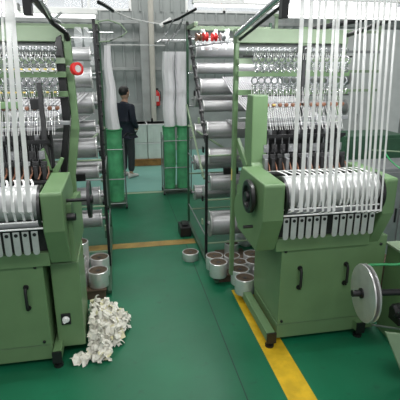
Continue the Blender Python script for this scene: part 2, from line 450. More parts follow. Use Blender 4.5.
    th_.build('warp_threads', WHITE, t)['kind'] = 'stuff'
    for k in range(9):
        x = X0+.16+k*(W-.32)/8
        MB().box(x-.016, x+.016, yf+.60, yf+.618, 1.50, 1.60).lathe((x, yf+.60, 1.575), (0, -1, 0), [(0, .012), (.012, .012)], 8).build('thread_stop', STEEL if k % 3 == 1 else BLKM, t)
    # central post
    xm = X0+W*(.60 if side > 0 else .47)
    MB().box(xm-.02, xm+.03, yr+.12, yr+.17, .9, 2.40).build('centre_post', GREEN, t, bevel=.004)
    MB().box(xm-.05, xm-.02, yr+.0, yr+.10, 1.3, 2.25).build('centre_plate', DARKI, t, bevel=.004)
    # side frames and posts
    yp = yf+.86
    if side > 0:
        MB().prism([(yf+.48, 1.88), (yf+.62, 1.88), (yf+.66, 1.7), (yf+.66, .84), (yf+.30, .84), (yf+.30, 1.22), (yf+.46, 1.36)], 'x', X0+.045, X0+.17).build('side_frame', GREEN, t, bevel=.008)
        MB().box(X0-.005, X0+.03, yp-.03, yp+.03, .19, 2.33).build('side_post', GREEN, t, bevel=.005)
        MB().prism([(yf+.85, 1.50), (yf+.85, 1.42), (yf+.55, 1.25), (yf+.55, 1.33)], 'x', X0+.03, X0+.06).build('brace', GREEN, t, bevel=.004)
        MB().lathe((X0-.01, yf+.60, .93), (1, 0, 0), [(0, .0), (0, .13), (.02, .15), (.07, .15)], 28).build('gear_cover', GREEN, t, smooth=True)
        MB().prism([(yf+.20, .84), (yf+.78, .90), (yf+.78, 1.10), (yf+.20, 1.25)], 'x', X0+.02, X0+.10).build('side_plate', GREEN, t, bevel=.006)
        # far side
        MB().box(X1-.035, X1, yp-.03, yp+.03, 0, 2.33).build('side_post', GREEN, t, bevel=.005)
        # hand wheel
        hw = MB().lathe((X0-.045, yf+.10, 1.20), (-1, 0, 0), [(0, .05), (.015, .05), (.016, .115), (.022, .122), (.044, .122), (.05, .115), (.05, .085), (.03, .08), (.03, .04), (.06, .035), (.06, .01)], 36).build('hand_wheel', BLACK, t, smooth=True)
        MB().tube([(X0-.06, yf+.04, .99), (X0-.13, yf+.04, .99)], .012).build('stop_lever', BLACK, t)
        MB().lathe((X0-.046, yf+.30, 1.2), (-1, 0, 0), [(0, .012), (.006, .012)], 8).build('bolt', BLACK, t)
        MB().box(X0-.008, X0-.006, yp-.02, yp+.01, 1.12, 1.22).build('rating_plate', YCLIP, t)
    else:
        xp = X1+.03
        pts = [(yp-.04, 2.30), (yp+.05, 2.36), (yp+.07, 2.2), (yp+.06, 1.6), (yp+.0, 1.35), (yp-.08, 1.2), (yp-.10, .7), (yp-.10, .07), (yp-.20, .07), (yp-.20, .7), (yp-.18, 1.2), (yp-.10, 1.4), (yp-.05, 1.7)]
        MB().prism([(X1-.015, 2.32), (X1+.045, 2.32), (X1+.055, 1.6), (X1-.01, 1.2), (X1-.015, .1), (X1-.075, .1), (X1-.075, 1.2), (X1-.04, 1.45), (X1-.0, 1.7)], 'y', yp-.03, yp+.03).build('side_post', GREEN, t, bevel=.005)
        MB().prism([(X1-.055, 2.30), (X1-.018, 2.32), (X1-.005, 1.72), (X1-.045, 1.45), (X1-.08, 1.2), (X1-.08, .5), (X1-.13, .5), (X1-.13, 1.2), (X1-.105, 1.4), (X1-.065, 1.62), (X1-.075, 2.25)], 'y', yp-.06, yp+.02).build('inner_post_or_shade', BLACK, t, bevel=.004)  # black strip standing in for the shadowed inner face of the green post
        MB().box(X0, X0+.035, yp-.03, yp+.03, 0, 2.33).build('side_post', GREEN, t, bevel=.005)
        MB().prism([(X1-.205, 1.50), (X1-.18, 1.52), (X1-.16, 1.45), (X1-.13, 1.30), (X1-.19, 1.30)], 'y', yf+.48, yf+.50).build('bracket', GREEN, t, bevel=.004)
        MB().prism([(X1-.19, 1.31), (X1-.10, 1.31), (X1-.045, 1.43), (X1-.07, 1.44), (X1-.12, 1.365)], 'y', yf+.50, yf+.52).build('bracket', GREEN, t, bevel=.004)
        MB().box(X1-.185, X1-.155, yf+.5, yf+.55, 1.32, 1.98).build('inner_post_or_shade', DARKI, t)
        MB().prism([(yf+.02, .80), (yf+.75, .75), (yf+.75, 1.10), (yf+.02, 1.22)], 'x', X1-.02, X1+.03).build('side_plate', GREEN, t, bevel=.006)
        # shaft with hand wheel, second stub
        zc = 1.235
        MB().tube([(X1-.01, yf+.05, zc), (X1+.175, yf+.05, zc)], .012, 12).build('drive_shaft', BLKM, t, smooth=True)
        MB().lathe((X1+.135, yf+.05, zc), (1, 0, 0), [(0, .03), (.008, .03), (.009, .10), (.005, .125), (.026, .125), (.022, .10), (.022, .03), (.04, .025), (.04, .01)], 36).build('hand_wheel', BLKM, t, smooth=True)
        MB().lathe((X1-.01, yf+.0, 1.135), (1, 0, 0), [(0, .026), (.065, .026), (.07, .02), (.07, .01)], 20).build('shaft_stub', BLACK, t, smooth=True)
        # electrical box
        MB().box(cx1+.03, X1+.035, yf+.09, yf+.50, .075, .765).build('control_box', GREEN, t, bevel=.008)
        MB().box(-.492, -.425, yf+.078, yf+.09, .27, .36).build('switch_plate', BLACK, t, bevel=.003)
        kn = MB().lathe((-.458, yf+.078, .315), (0, -1, 0), [(0, .026), (.006, .026), (.01, .018), (.02, .018)], 20).box(-.466, -.450, yf+.045, yf+.075, .297, .333, rot=Matrix.Rotation(.9, 3, 'Y')).build('switch_knob', LAMPBOX, t, smooth=False)
    # arms up to the lamp rail
    ax = X0+.005 if side > 0 else X1-.03
    if side > 0:
        MB().tube([(ax, yp-.02, 2.33), (ax+.01, 2.72+dy, 2.475), (ax+.01, 2.60+dy, 2.49)], .021, 12).build('arm', CHROME, t, smooth=True)
        MB().tube([(ax+.02, yp-.02, 2.29), (ax+.04, 2.72+dy, 2.44)], .012, 10).build('arm', BLKM, t, smooth=True)
        MB().box(ax-.005, ax+.035, 2.57+dy, 2.63+dy, 2.36, 2.52).build('arm_clamp', BLACK, t, bevel=.004)
    else:
        MB().tube([P(68, 40, yp-.02), P(66, 33, yp-.05), P(53, 23, yp-.25), P(49, 17, yp-.3), P(33, -2, 2.62+dy)], .02, 12).build('arm', BLKM, t, smooth=True)
        MB().tube([P(60, 22, yp-.15), P(51, 18, yp-.3), P(40, -2, 2.62+dy)], .014, 10).build('arm', CHROME, t, smooth=True)
        MB().tube([P(61, 13, yp-.1), P(50, 23, yp-.25)], .010, 8).build('arm_link', CHROME, t, smooth=True)
        MB().box(-.475, -.43, 2.6+dy, 2.66+dy, 2.36, 2.53).build('arm_clamp', BLACK, t, bevel=.004)
    # lamp rail
    r0, r1 = (ax+.03, X1+.35) if side > 0 else (X0-.3, ax-.10)
    rl = MB().box(r0, r1, 2.60+dy, 2.68+dy, 2.385, 2.425).build('lamp_rail', LAMPBOX, t, bevel=.005)
    MB().box(r0+.01, r1-.01, 2.592+dy, 2.6+dy, 2.372, 2.438).box(r0+.01, r1-.01, 2.592+dy, 2.67+dy, 2.372, 2.38).build('lamp_diffuser', LAMP, rl)
    MB().tube([(r0, 2.58+dy, 2.62), (r1, 2.58+dy, 2.62)], .010, 8).build('ribbon_rail', CHROME, t, smooth=True)
    for x in (r0+.02, r1-.02):
        MB().tube([(x, 2.62+dy, 2.42), (x, 2.58+dy, 2.62)], .008, 8).build('rail_stay', CHROME, t)
    for x in ((X1-.02,) if side > 0 else (X0+.02,)):
        MB().tube([(x, yp, 2.33), (x, 2.64+dy, 2.44)], .018, 10).build('arm', BLKM, t, smooth=True)
    return t

RL = make_loom(.97, 2.74, 1, 'green ribbon loom right of the aisle, with fifteen ribbons and a black hand wheel')
LL = make_loom(-1.34, 2.81, -1, 'green ribbon loom at the left edge, with a white rotary switch on its side box')

# ------------------------------------------------------------------ ribbons rising from the looms
def ribbon(tx, bx, wpx, Y, label, group):
    a, b = P(tx, 16, Y-.02), P(bx, 207, Y+.0)
    w_ = wpx*.0052/2
    d = (a-b).normalized(); top = a+d*((2.622-a.z)/d.z)
    pts = [(b.x, b.y+.05, b.z-.06), (b.x, b.y-.004, b.z-.03), b, b.lerp(a, .33)+Vector((random.uniform(-.003, .003), 0, 0)), b.lerp(a, .66), a, (top.x, top.y, top.z), (top.x, top.y+.03, top.z+.004)]
    o = MB().strip(pts, (w_, 0, 0)).build('ribbon', WHITE)
    tag(o, label, 'ribbon', group)
RB = [(302,292.5,5),(311,301,5),(319,308,3.5),(325,315,3.5),(334,323,3),(338,329,5),(346,334,4),(357,344,2.5),(361,351,2.5),(366,357,3.5),(374,362,3),(378.5,366.5,3),(384,371,3.5),(390,376,3),(396,381,2.5)]
for i, (a, b, w_) in enumerate(RB):
    ribbon(a, b, w_, 2.58, ('%s white ribbon from the left of those rising off the right loom' % ORD[i]).replace('fifteenth white ribbon from the left', 'rightmost white ribbon'), 'white ribbons on the right loom')
for i, (a, b, w_) in enumerate([(-14,-6,3),(-6,4,4),(2,12,2.5),(7.5,20,5),(12.5,29,5)]):
    ribbon(a, b, w_, 2.66, ['white ribbon cut by the left picture edge beside the left loom', 'wide white ribbon nearest the left picture edge on the left loom', 'narrow white ribbon crossing left of the two wide ones on the left loom', 'second white ribbon from the right on the left loom', 'rightmost white ribbon on the left loom'][i], 'white ribbons on the left loom')

# ------------------------------------------------------------------ creels
def creel(sx, out, label):
    """sx = X of the aisle side plane, out = +1 extends to the right"""
    t = empty('creel_frame', (sx+out*.5, 4.9, 0)); tag(t, label, 'creel', 'steel creels behind the looms')
    xo = sx+out*1.05
    # aisle-side posts
    for y, zt in ((4.30, 1.42 if out > 0 else 2.52), (5.5, 2.6)):
        MB().box(sx-.014, sx+.014, y-.014, y+.014, 0, zt).build('post', BLKM if y < 5 else DGREEN, t, bevel=.003)
        MB().box(xo-.018, xo+.018, y-.018, y+.018, 0, zt).build('post', DGREEN, t, bevel=.003)
    if out > 0: d0, d1 = (sx, 5.48, 2.58), (sx, 4.32, 1.34)
    else: d0, d1 = (sx, 4.9, 2.5), (sx, 4.32, 1.0)
    MB().tube([d0, d1], .018, 8).build('diagonal_bar', BLKM, t)
    v0, v1 = Vector(d0), Vector(d1)
    n = 11
    for i in range(n):
        p = v0.lerp(v1, (i+.5)/n)
        MB().lathe(p+Vector((-.022, 0, 0)), (1, 0, 0), [(0, .026), (.044, .026)], 10).build('ratchet', BLACK, t)
    MB().box(sx-.02, sx+.02, 3.75, 5.55, .02, .05).build('floor_rail', DGREEN, t, bevel=.003)
    for z in (.30, 1.0):
        MB().tube([(sx, 4.3, z), (sx, 5.5, z)], .008, 6).build('side_tie', STEEL, t)
    for y in (4.30, 5.5):
        for z in (.22, .72, 1.2):
            MB().tube([(sx, y, z), (xo, y, z)], .010, 8).build('cross_tie', PALEG, t)
    for y in (5.5,):
        for z in (1.6, 2.0, 2.4):
            MB().tube([(sx, y, z), (xo, y, z)], .012, 8).build('cross_tie', CHROME if z > 1.9 else STEEL, t)
    for z in ((2.5,)):
        MB().box(min(sx, xo), max(sx, xo), 5.48, 5.52, z, z+.05).build('top_bar', PALEG, t, bevel=.003)
        MB().box(sx-.02, sx+.02, 4.9, 5.5, z, z+.04).build('top_bar', PALEG, t, bevel=.003)
    MB().tube([(sx-.02, 5.46, 1.62 if out > 0 else 2.3), (sx-.02, 4.33, .95 if out > 0 else .35)], .012, 8).build('side_brace', PALEG if out > 0 else DGREEN, t)
    MB().tube([(sx, 5.5, 1.36), (sx+out*.42, 4.34, 1.12)], .014, 8).build('cross_arm', PALEG, t)
    MB().box(min(sx+out*.18, sx+out*.34), max(sx+out*.18, sx+out*.34), 4.27, 4.31, 1.0, 1.07).build('tension_box', BLKM, t, bevel=.004)
    MB().tube([(sx, 4.30, 1.0), (xo, 4.30, 1.0)], .008, 6).build('cross_tie', STEEL, t)
    for k in range(7):
        zz = .45+k*.27
        yy = 4.36 if k < 3 else 4.36+(zz-1.3)*.93
        MB().box(sx-.035, sx-.018, yy+.0, yy+.05, zz-.03, zz+.03).build('bearing_block', BLKM if k % 2 else PALEG, t, bevel=.003)
    return t
CR = creel(.88, 1, 'steel creel carrying silver warp beams behind the right loom')
CL = creel(-.17, -1, 'steel creel carrying silver warp beams behind the left loom')
def beam0(L):
    t = empty('warp_beam', (0, 0, 0))
    MB().lathe((0, 0, 0), (1, 0, 0), [(.03, .085), (.04, .092), (L-.04, .092), (L-.03, .085)], 28).build('yarn_barrel', BEAM, t, smooth=True, origin=(0, 0, 0))
    MB().lathe((0, 0, 0), (1, 0, 0), [(-.015, .016), (L+.015, .016)], 12).build('axle', STEEL, t, smooth=True, origin=(0, 0, 0))
    for x in (.018, L-.03):
        MB().lathe((x, 0, 0), (1, 0, 0), [(0, .10), (.012, .10)], 28).build('flange', ALU, t, smooth=True, origin=(0, 0, 0))
    return t
B0 = beam0(.98); used = [False]
def put_beam(x, y, z, s, label, group):
    if not used[0]: o = B0; used[0] = True
    else:
        o = B0.copy(); COL.objects.link(o)
        for ch in list(B0.children):
            c = ch.copy(); COL.objects.link(c); c.parent = o
    o.location = (x, y, z); o.scale = (1, s, s); tag(o, label, 'warp beam', group)
for sx, nm in ((.915, 'right'), (-1.185, 'left')):
    rows = [(4.42, .41, 1.5), (4.75, .68, .55), (4.42, .89, 1.0), (4.50, 1.16, .9), (4.62, 1.42, 1.05), (4.80, 1.66, .7), (4.98, 1.86, 1.0), (5.18, 2.06, .7), (5.30, 2.28, 1.15)]
    if nm == 'left': rows = [(4.42, .55, 1.0), (4.42, .80, 1.0), (4.45, 1.06, .8), (4.45, 1.30, 1.1), (4.45, 1.52, .6), (4.45, 1.74, 1.1), (4.45, 1.98, 1.0), (4.5, 2.2, .7)]
    for i, (y, z, s) in enumerate(rows):
        put_beam(sx, y, z, s, ('lowest' if i == 0 else ORD[i]+' lowest')+' silver warp beam at the front of the %s creel' % nm, 'front warp beams of the %s creel' % nm)
    for i in range(4):
        put_beam(sx, 5.36, .5+i*.40, 1.0, ('lowest' if i == 0 else ORD[i]+' lowest')+' silver warp beam at the back of the %s creel' % nm, 'rear warp beams of the %s creel' % nm)
# warp sheets running from the beams to the looms
def sheet(a0, a1, b0, b1, n, label, nm='warp_sheet', sag=.0):
    m_ = MB(); a0, a1, b0, b1 = map(Vector, (a0, a1, b0, b1))
    for i in range(n):
        t_ = (i+.5)/n; p, q = a0.lerp(a1, t_), b0.lerp(b1, t_); w_ = (a1-a0)/n*.36
        m_.strip([p, p.lerp(q, .5)-Vector((0, 0, sag)), q], w_, .0008)
    o = m_.build(nm, SHEETY); tag(o, label, 'yarn', None, 'stuff')
sheet((1.2, 5.0, 1.97), (1.85, 5.0, 1.97), (1.15, 3.64, 1.66), (1.8, 3.64, 1.66), 26, 'white yarn sheet slanting from the creel to the right loom', sag=.04)
sheet((1.15, 4.62, 1.53), (1.85, 4.62, 1.53), (1.15, 3.62, 1.57), (1.8, 3.62, 1.57), 26, 'lower white yarn sheet between the creel and the right loom', sag=.05)
sheet((-1.1, 4.45, 1.85), (-.25, 4.45, 1.85), (-1.2, 3.70, 1.70), (-.5, 3.70, 1.70), 22, 'white yarn sheet running into the back of the left loom', sag=.03)
sheet((-1.1, 4.40, 1.63), (-.25, 4.40, 1.63), (-1.2, 3.70, 1.60), (-.5, 3.70, 1.60), 22, 'lower pale yarn sheet behind the left loom', sag=.03)

# film sheets, bobbins and clutter at the creel tops
def film(x0, y, z0, wd, hh, tilt, label):
    rings = []
    m_ = MB(); pts = [Vector((x0+tilt*k/5, y+.02*math.sin(k*1.7), z0+hh*k/5)) for k in range(6)]
    o = m_.strip(pts, [(wd/2*(.75+.25*math.sin(k*1.3+x0*9)), .03*math.cos(k), 0) for k in range(6)], .001).build('plastic_film', FILM)
    tag(o, label, 'plastic film', 'clear film pieces hung from the creel tops')
for i in range(5): film(.98+i*.085, 5.02-.02*i, 2.26, .055, .22, .06*(i % 3), '%s clear film strip from the left above the right creel' % ORD[i])
for i in range(5): film(-.72+i*.125, 4.72, 2.10, .09, .36, -.05*(i % 3), '%s clear film strip from the left above the left creel' % ORD[i])
def bobbin(x, y, z, m_, label):
    t = empty('yarn_bobbin', (x, y, z)); tag(t, label, 'bobbin', 'small bobbins on the right creel top')
    MB().lathe((x, y, z), (1, .2, 0), [(0, .045), (.008, .045), (.009, .03), (.04, .03), (.041, .045), (.05, .045)], 20).build('bobbin_body', m_, t, smooth=True)
    MB().lathe((x, y, z), (1, .2, 0), [(-.02, .008), (.07, .008)], 8).build('spindle', CHROME, t)
for x, m_, lb in ((203, RED, 'left red bobbin above the right creel'), (212, RED, 'right red bobbin above the right creel'), (220, STEEL, 'grey bobbin to the right of the red ones above the creel'), (196, CERAM, 'dull brown bobbin left of the red ones above the creel')):
    p = P(x, 37, 4.85); bobbin(p.x, p.y, p.z, m_, lb)
p0, p1 = P(192, 44, 4.88), P(228, 38, 4.88)
tag(MB().tube([p0-Vector((.03, 0, .03)), p1+Vector((.1, 0, -.03))], .009, 8).build('bobbin_rail', STEEL), 'thin steel rail under the red bobbins', 'rail')
# red tape roll on the left post
p = P(75.5, 69, 3.54)
t = empty('tape_roll', p); tag(t, 'red-edged white tape roll hung on the left loom post', 'tape roll')
MB().lathe((p.x+.0, p.y, p.z), (.75, -1, .1), [(0, .048), (.036, .048), (.040, .042), (.040, .028), (.0, .028)], 28, closed=True).build('red_rim', RED, t, smooth=True)
MB().lathe((p.x, p.y, p.z), (.75, -1, .1), [(.002, .028), (.038, .026)], 20).build('white_core', WHITE, t, smooth=True)
MB().tube([(p.x-.06, p.y+.02, p.z+.02), (p.x+.02, p.y, p.z)], .008).build('pin', STEEL, t)

# big deep lamps above the creels
def fixture(x0, x1, y, z, label):
    t = empty('strip_light', ((x0+x1)/2, y, z)); tag(t, label, 'strip light', 'fluorescent strip lights over the machines')
    MB().box(x0, x1, y-.05, y+.05, z, z+.05).build('housing', LAMPBOX, t, bevel=.006)
    MB().tube([(x0+.02, y, z-.012), (x1-.02, y, z-.012)], .016, 10).build('tube', LAMP, t, smooth=True)
    for x in (x0+.12, x1-.12): MB().tube([(x, y, z+.05), (x, y, 6.4)], .004, 5).build('hanger', STEEL, t)
fixture(-1.7, -.12, 4.0, 2.50, 'long white strip light over the left creel')
fixture(.84, 2.3, 4.9, 2.72, 'long white strip light over the right creel')
fixture(1.15, 2.7, 4.05, 2.66, 'white strip light hanging over the back of the right loom')
# actual light thrown by the tubes
area('tube_light_left', (-.9, 4.0, 2.47), (1.5, .06), 14, (-.9, 4.0, 0), (1, 1, 1))
area('tube_light_right', (1.6, 4.9, 2.69), (1.4, .06), 20, (1.6, 4.9, 0), (1, 1, 1))
area('tube_light_mid', (1.9, 4.05, 2.63), (1.4, .06), 8, (1.9, 4.0, 0), (1, 1, 1))
area('rail_light_right', (1.6, 2.64, 2.35), (1.2, .03), 16, (1.6, 3.1, 1.5), (1, 1, 1))
area('rail_light_left', (-1.0, 2.71, 2.35), (1.0, .03), 12, (-1.0, 3.1, 1.5), (1, 1, 1))

# ------------------------------------------------------------------ spools
def spool0():
    t = empty('yarn_spool', (0, 0, 0))
    MB().lathe((0, 0, 0), (0, 0, 1), [(0, .081), (0, .087), (.005, .09), (.146, .09), (.150, .087), (.150, .081)], 32, closed=True).build('yarn_winding', ALU_Y, t, smooth=True, origin=(0, 0, 0))
    MB().lathe((0, 0, 0), (0, 0, 1), [(.001, .0815), (.142, .0815)], 28).build('card_core', CARD, t, smooth=True, origin=(0, 0, 0))
    MB().lathe((0, 0, 0), (0, 0, 1), [(.139, .018), (.144, .018)], 14).build('core_hole', BLACK, t, origin=(0, 0, 0))
    return t
ALU_Y = mat('glossy_white_yarn', (.80, .80, .79), .27, metal=.55, noise=.08, nscale=30, stretch=(1, 1, 8))
S0 = spool0(); su = [False]
def put_spool(x, y, z, s, label, group, tilt=(0, 0, 0)):
    if not su[0]: o = S0; su[0] = True
    else:
        o = S0.copy(); COL.objects.link(o)
        for ch in list(S0.children): c = ch.copy(); COL.objects.link(c); c.parent = o
    o.location = (x, y, z); o.scale = (s[0], s[0], s[1]); o.rotation_euler = tilt; tag(o, label, 'yarn spool', group)
def tray(x0, x1, y0, y1, z, label):
    t = empty('spool_tray', ((x0+x1)/2, (y0+y1)/2, 0)); tag(t, label, 'tray', 'brown spool trays')
    MB().box(x0, x1, y0, y1, z-.018, z).build('board', BOARD, t, bevel=.003)
    for y in (y0+.04, (y0+y1)/2, y1-.04): MB().box(x0+.01, x1-.01, y-.025, y+.025, 0, z-.018).build('batten', BOARD, t, bevel=.003)
tz = .085
tray(.90, 1.145, 3.78, 4.16, tz, 'brown board under the two white spools nearest the aisle')
tray(1.155, 1.50, 3.50, 4.16, tz, 'brown board under the spools next to the right loom')
p = PF(190.5, 259); put_spool(p.x, p.y, 0, (1.02, .62), 'short silver-white spool alone on the aisle floor', 'silver-white yarn spools')
g = 'silver-white yarn spools'
for (x, yt, s, lb) in ((214.5, 255, (1, .95), 'leftmost spool on the tray, partly behind another, by the creel'),
                       (218.5, 261.5, (1, 1), 'nearer of the two spools on the small aisle-side board'),):
    q = PF(x, yt, tz+.15*s[1]); put_spool(q.x, q.y, tz, s, lb, g)
for (x, yt, s, lb) in ((245, 277, (1.03, 1.02), 'nearest spool of the cluster beside the right loom'),
                       (240, 268.5, (.98, 1), 'spool just behind the nearest one, in front of the green post'),
                       (262, 268.5, (.95, .95), 'spool closest to the loom cabinet, partly hidden by it'),
                       (254.5, 260, (1, 1), 'spool second from the cabinet, brown top facing up'),
                       (252, 253, (1, 1), 'rear spool of the cluster just below the loom housing'),
                       (240, 261, (.86, .93), 'spool behind the green post of the right loom'),
                       (232, 255, (.92, .85), 'spool peeping out left of the green post')):
    q = PF(x, yt, tz+.15*s[1]); put_spool(q.x, q.y, tz, s, lb, g)
q = PF(229, 241, .2); 
tray(q.x-.13, q.x+.2, q.y-.12, q.y+.16, .03, 'thin brown board behind the green post under the rear spools')
put_spool(q.x+.03, q.y, .03, (.9, 1), 'rear spool with dark hollow top behind the green post', g)
put_spool(q.x-.04, q.y+.19*.9-.0, 0, (.0+.8, 1.2), 'tall narrow spool at the very back of the cluster', g) if False else None
# crumpled white bag behind the spools
m_ = MB(); rings = []
bx = PF(249, 249, 0.0)
for k, (z, r) in enumerate(((0, .10), (.06, .14), (.14, .13), (.21, .085), (.26, .04), (.29, .015))):
    c = Vector((bx.x+.02*math.sin(k*2), bx.y+.16+.015*math.cos(k), z)); rings.append([m_.bm.verts.new(c+Vector((math.cos(a)*r*(1+.18*math.sin(3*a+k)), math.sin(a)*r*(1+.15*math.cos(4*a+k)), 0))) for a in [2*PI*i/18 for i in range(18)]])
m_.skinrings(rings); tag(m_.build('plastic_bag', MASKM, smooth=True), 'crumpled white bag behind the spools beside the right loom', 'bag')

# left stack on its tray
tray(-.60, -.195, 3.68, 4.12, .10, 'brown board carrying the white spools by the left loom')
g2 = 'silver-white yarn spools beside the left loom'
for (x, y, z, s, lb) in ((-.265, 3.79, .10, (1.05, 1.05), 'front right spool of the left group with dark hollow top'),
                      (-.255, 3.99, .10, (1.02, 1.35), 'rear right spool of the left group'),
                      (-.455, 3.80, .10, (1, 1), 'lower spool of the left stack against the loom'),
                      (-.455, 3.80, .252, (.98, 1), 'upper spool of the left stack against the loom'),
                      (-.44, 3.99, .10, (1, 1.3), 'lower spool of the rear left stack'),
                      (-.44, 3.99, .297, (1, 1.2), 'topmost spool of the rear left stack')):
    put_spool(x, y, z, s, lb, g2)

# ------------------------------------------------------------------ pile of offcuts
m_ = MB(); m2 = MB()
cx, cy = -.215, 3.15
def lim(a):
    return 1+.14*math.sin(3*a+1)+.10*math.sin(7*a)
def hgt(x, y):
    a = math.atan2((y-cy)/.33, (x-cx)/.18); d = (((x-cx)/.18)**2+((y-cy)/.33)**2)/lim(a)**2
    return max(0, .25*(1-d)*(1+.18*math.sin(19*x+5)*math.cos(11*y)))
def inpile(x, y=3.0): return max(x, -.29) if y > 2.87 else x
for i in range(430):
    a = random.uniform(0, 2*PI); rr = math.sqrt(random.random())*(1.12 if i % 9 == 0 else 1)*lim(a)
    x, y = cx+.18*rr*math.cos(a), cy+.33*rr*math.sin(a); x = inpile(x, y)
    if i % 9 == 0: x, y = random.uniform(-.42, -.16), random.uniform(2.76, 2.87)
    z = hgt(x, y)*random.uniform(.55, 1.05)+.010
    L = random.uniform(.03, .085); th = random.uniform(0, 2*PI); el = random.uniform(-.9, .9)*(.25+min(1, z*8))
    d = Vector((math.cos(th)*math.cos(el), math.sin(th)*math.cos(el), math.sin(el)))*L
    c = Vector((x, y, z)); w_ = Vector((-math.sin(th), math.cos(th), random.uniform(-.7, .7)))*random.uniform(.009, .022)
    curl = Vector((0, 0, random.uniform(.005, .04)))
    pts = [c-d*.5, c-d*.15+curl, c+d*.2+curl*.7, c+d*.5]
    lo = min(p.z for p in pts)-abs(w_.z)
    if lo < .002: pts = [p+Vector((0, 0, .003-lo)) for p in pts]
    (m_ if random.random() < .86 else m2).strip(pts, w_, .001)
rings = []
for k in range(6):
    s_ = 1-k/6
    rings.append([m_.bm.verts.new((inpile(cx+.165*s_*math.cos(a)*lim(a)), cy+.30*s_*math.sin(a)*lim(a), .21*(1-s_*s_)+.001)) for a in [2*PI*i/20 for i in range(20)]])
m_.skinrings(rings)
pile = m_.build('offcut_pile', SCRAP, smooth=False)
tag(pile, 'heap of cream and white tape offcuts on the floor beside the left loom', 'offcuts', None, 'stuff')
m2.build('yellow_offcuts', SCRAP2, pile)['kind'] = 'stuff'

# ------------------------------------------------------------------ fabric cans
def can_stand(x0, x1, y0, y1, ht, name_label):
    t = empty('can_trolley', ((x0+x1)/2, (y0+y1)/2, 0)); tag(t, name_label, 'trolley', 'wire trolleys for the fabric bags')
    for x in (x0, x1):
        for y in (y0, y1):
            MB().tube([(x, y, .06), (x, y, ht)], .010, 8).build('post', STEEL, t)
            MB().lathe((x-.012, y, .035), (1, 0, 0), [(0, .033), (.024, .033)], 14).build('castor', BLACK, t)
    for z in (.09, ht*.46, ht*.9):
        MB().tube([(x0, y0, z), (x1, y0, z), (x1, y1, z), (x0, y1, z), (x0, y0, z)], .008, 6).build('hoop', STEEL, t)
    MB().box(x0, x1, y0, y1, .075, .09).build('base', DGREEN, t)
def bag(cx, cy, r, ht, label, grp):
    m_ = MB(); rings = []; n = 30
    for k in range(13):
        f = k/12; z = .095+f*(ht-.095); rr = r*(.90+.07*math.sin(f*3+cx*7)+(.05 if k == 12 else 0))
        rings.append([m_.bm.verts.new((cx+math.cos(a)*rr*(1+.05*math.sin(7*a+k*.5)), cy+math.sin(a)*rr*(1+.05*math.cos(6*a+k*.4)), z)) for a in [2*PI*i/n for i in range(n)]])
    # inner wall back down a little, then closed
    for f in (1.0, .9):
        z = .095+f*(ht-.095); rr = r*.84
        rings.append([m_.bm.verts.new((cx+math.cos(a)*rr, cy+math.sin(a)*rr, z-.01)) for a in [2*PI*i/n for i in range(n)]])
    m_.skinrings(rings)
    o = m_.build('fabric_bag', NET, smooth=True); tag(o, label, 'bag', grp)
    MB().torus((cx, cy, ht-.01), (0, 0, 1), r*.97, .014, 28, 6).build('rim', GHOSE, o, smooth=True)
def column(cx, cy, r, z0, tx, ty, tr, z1, label, grp):
    m_ = MB(); rings = []; n = 36
    for k in range(15):
        f = k/14; c = Vector((cx+(tx-cx)*f+.008*math.sin(k), cy+(ty-cy)*f, z0+(z1-z0)*f)); rr = r+(tr-r)*f
        rings.append([m_.bm.verts.new(c+Vector((math.cos(a)*rr*(1+.09*math.sin(6*a+.3*k)), math.sin(a)*rr*(1+.09*math.sin(7*a+1)), 0))) for a in [2*PI*i/n for i in range(n)]])
    m_.skinrings(rings); o = m_.build('hanging_cloth', CLOTH, smooth=True); tag(o, label, 'cloth', grp)
    MB().tube([(tx, ty, z1-.01), (tx, ty, z1+.12), (tx+.03, ty, z1+.15)], .006, 6).build('hook', CHROME, o)
gB, gC = 'green mesh bags', 'white cloth lengths hanging into the bags'
can_stand(.70, 1.16, 6.95, 7.25, 1.02, 'wire trolley holding the two green bags right of the aisle')
bag(.815, 7.09, .105, 1.14, 'left green bag of the pair right of the aisle', gB)
bag(1.04, 7.09, .105, 1.15, 'right green bag of the pair next to the right creel', gB)
column(.82, 7.09, .082, .95, .83, 7.09, .092, 2.30, 'left white cloth hanging into the right-hand pair of green bags', gC)
column(1.035, 7.09, .082, .95, 1.03, 7.09, .085, 2.30, 'right white cloth hanging into the right-hand pair of green bags', gC)
can_stand(-.22, .06, 6.35, 6.70, 1.02, 'wire trolley holding the green bag left of the aisle')
bag(-.08, 6.52, .125, 1.20, 'green bag left of the aisle beside the standing person', gB)
column(-.07, 6.52, .094, 1.0, -.10, 6.52, .045, 2.36, 'white cloth tapering up from the green bag left of the aisle', gC)
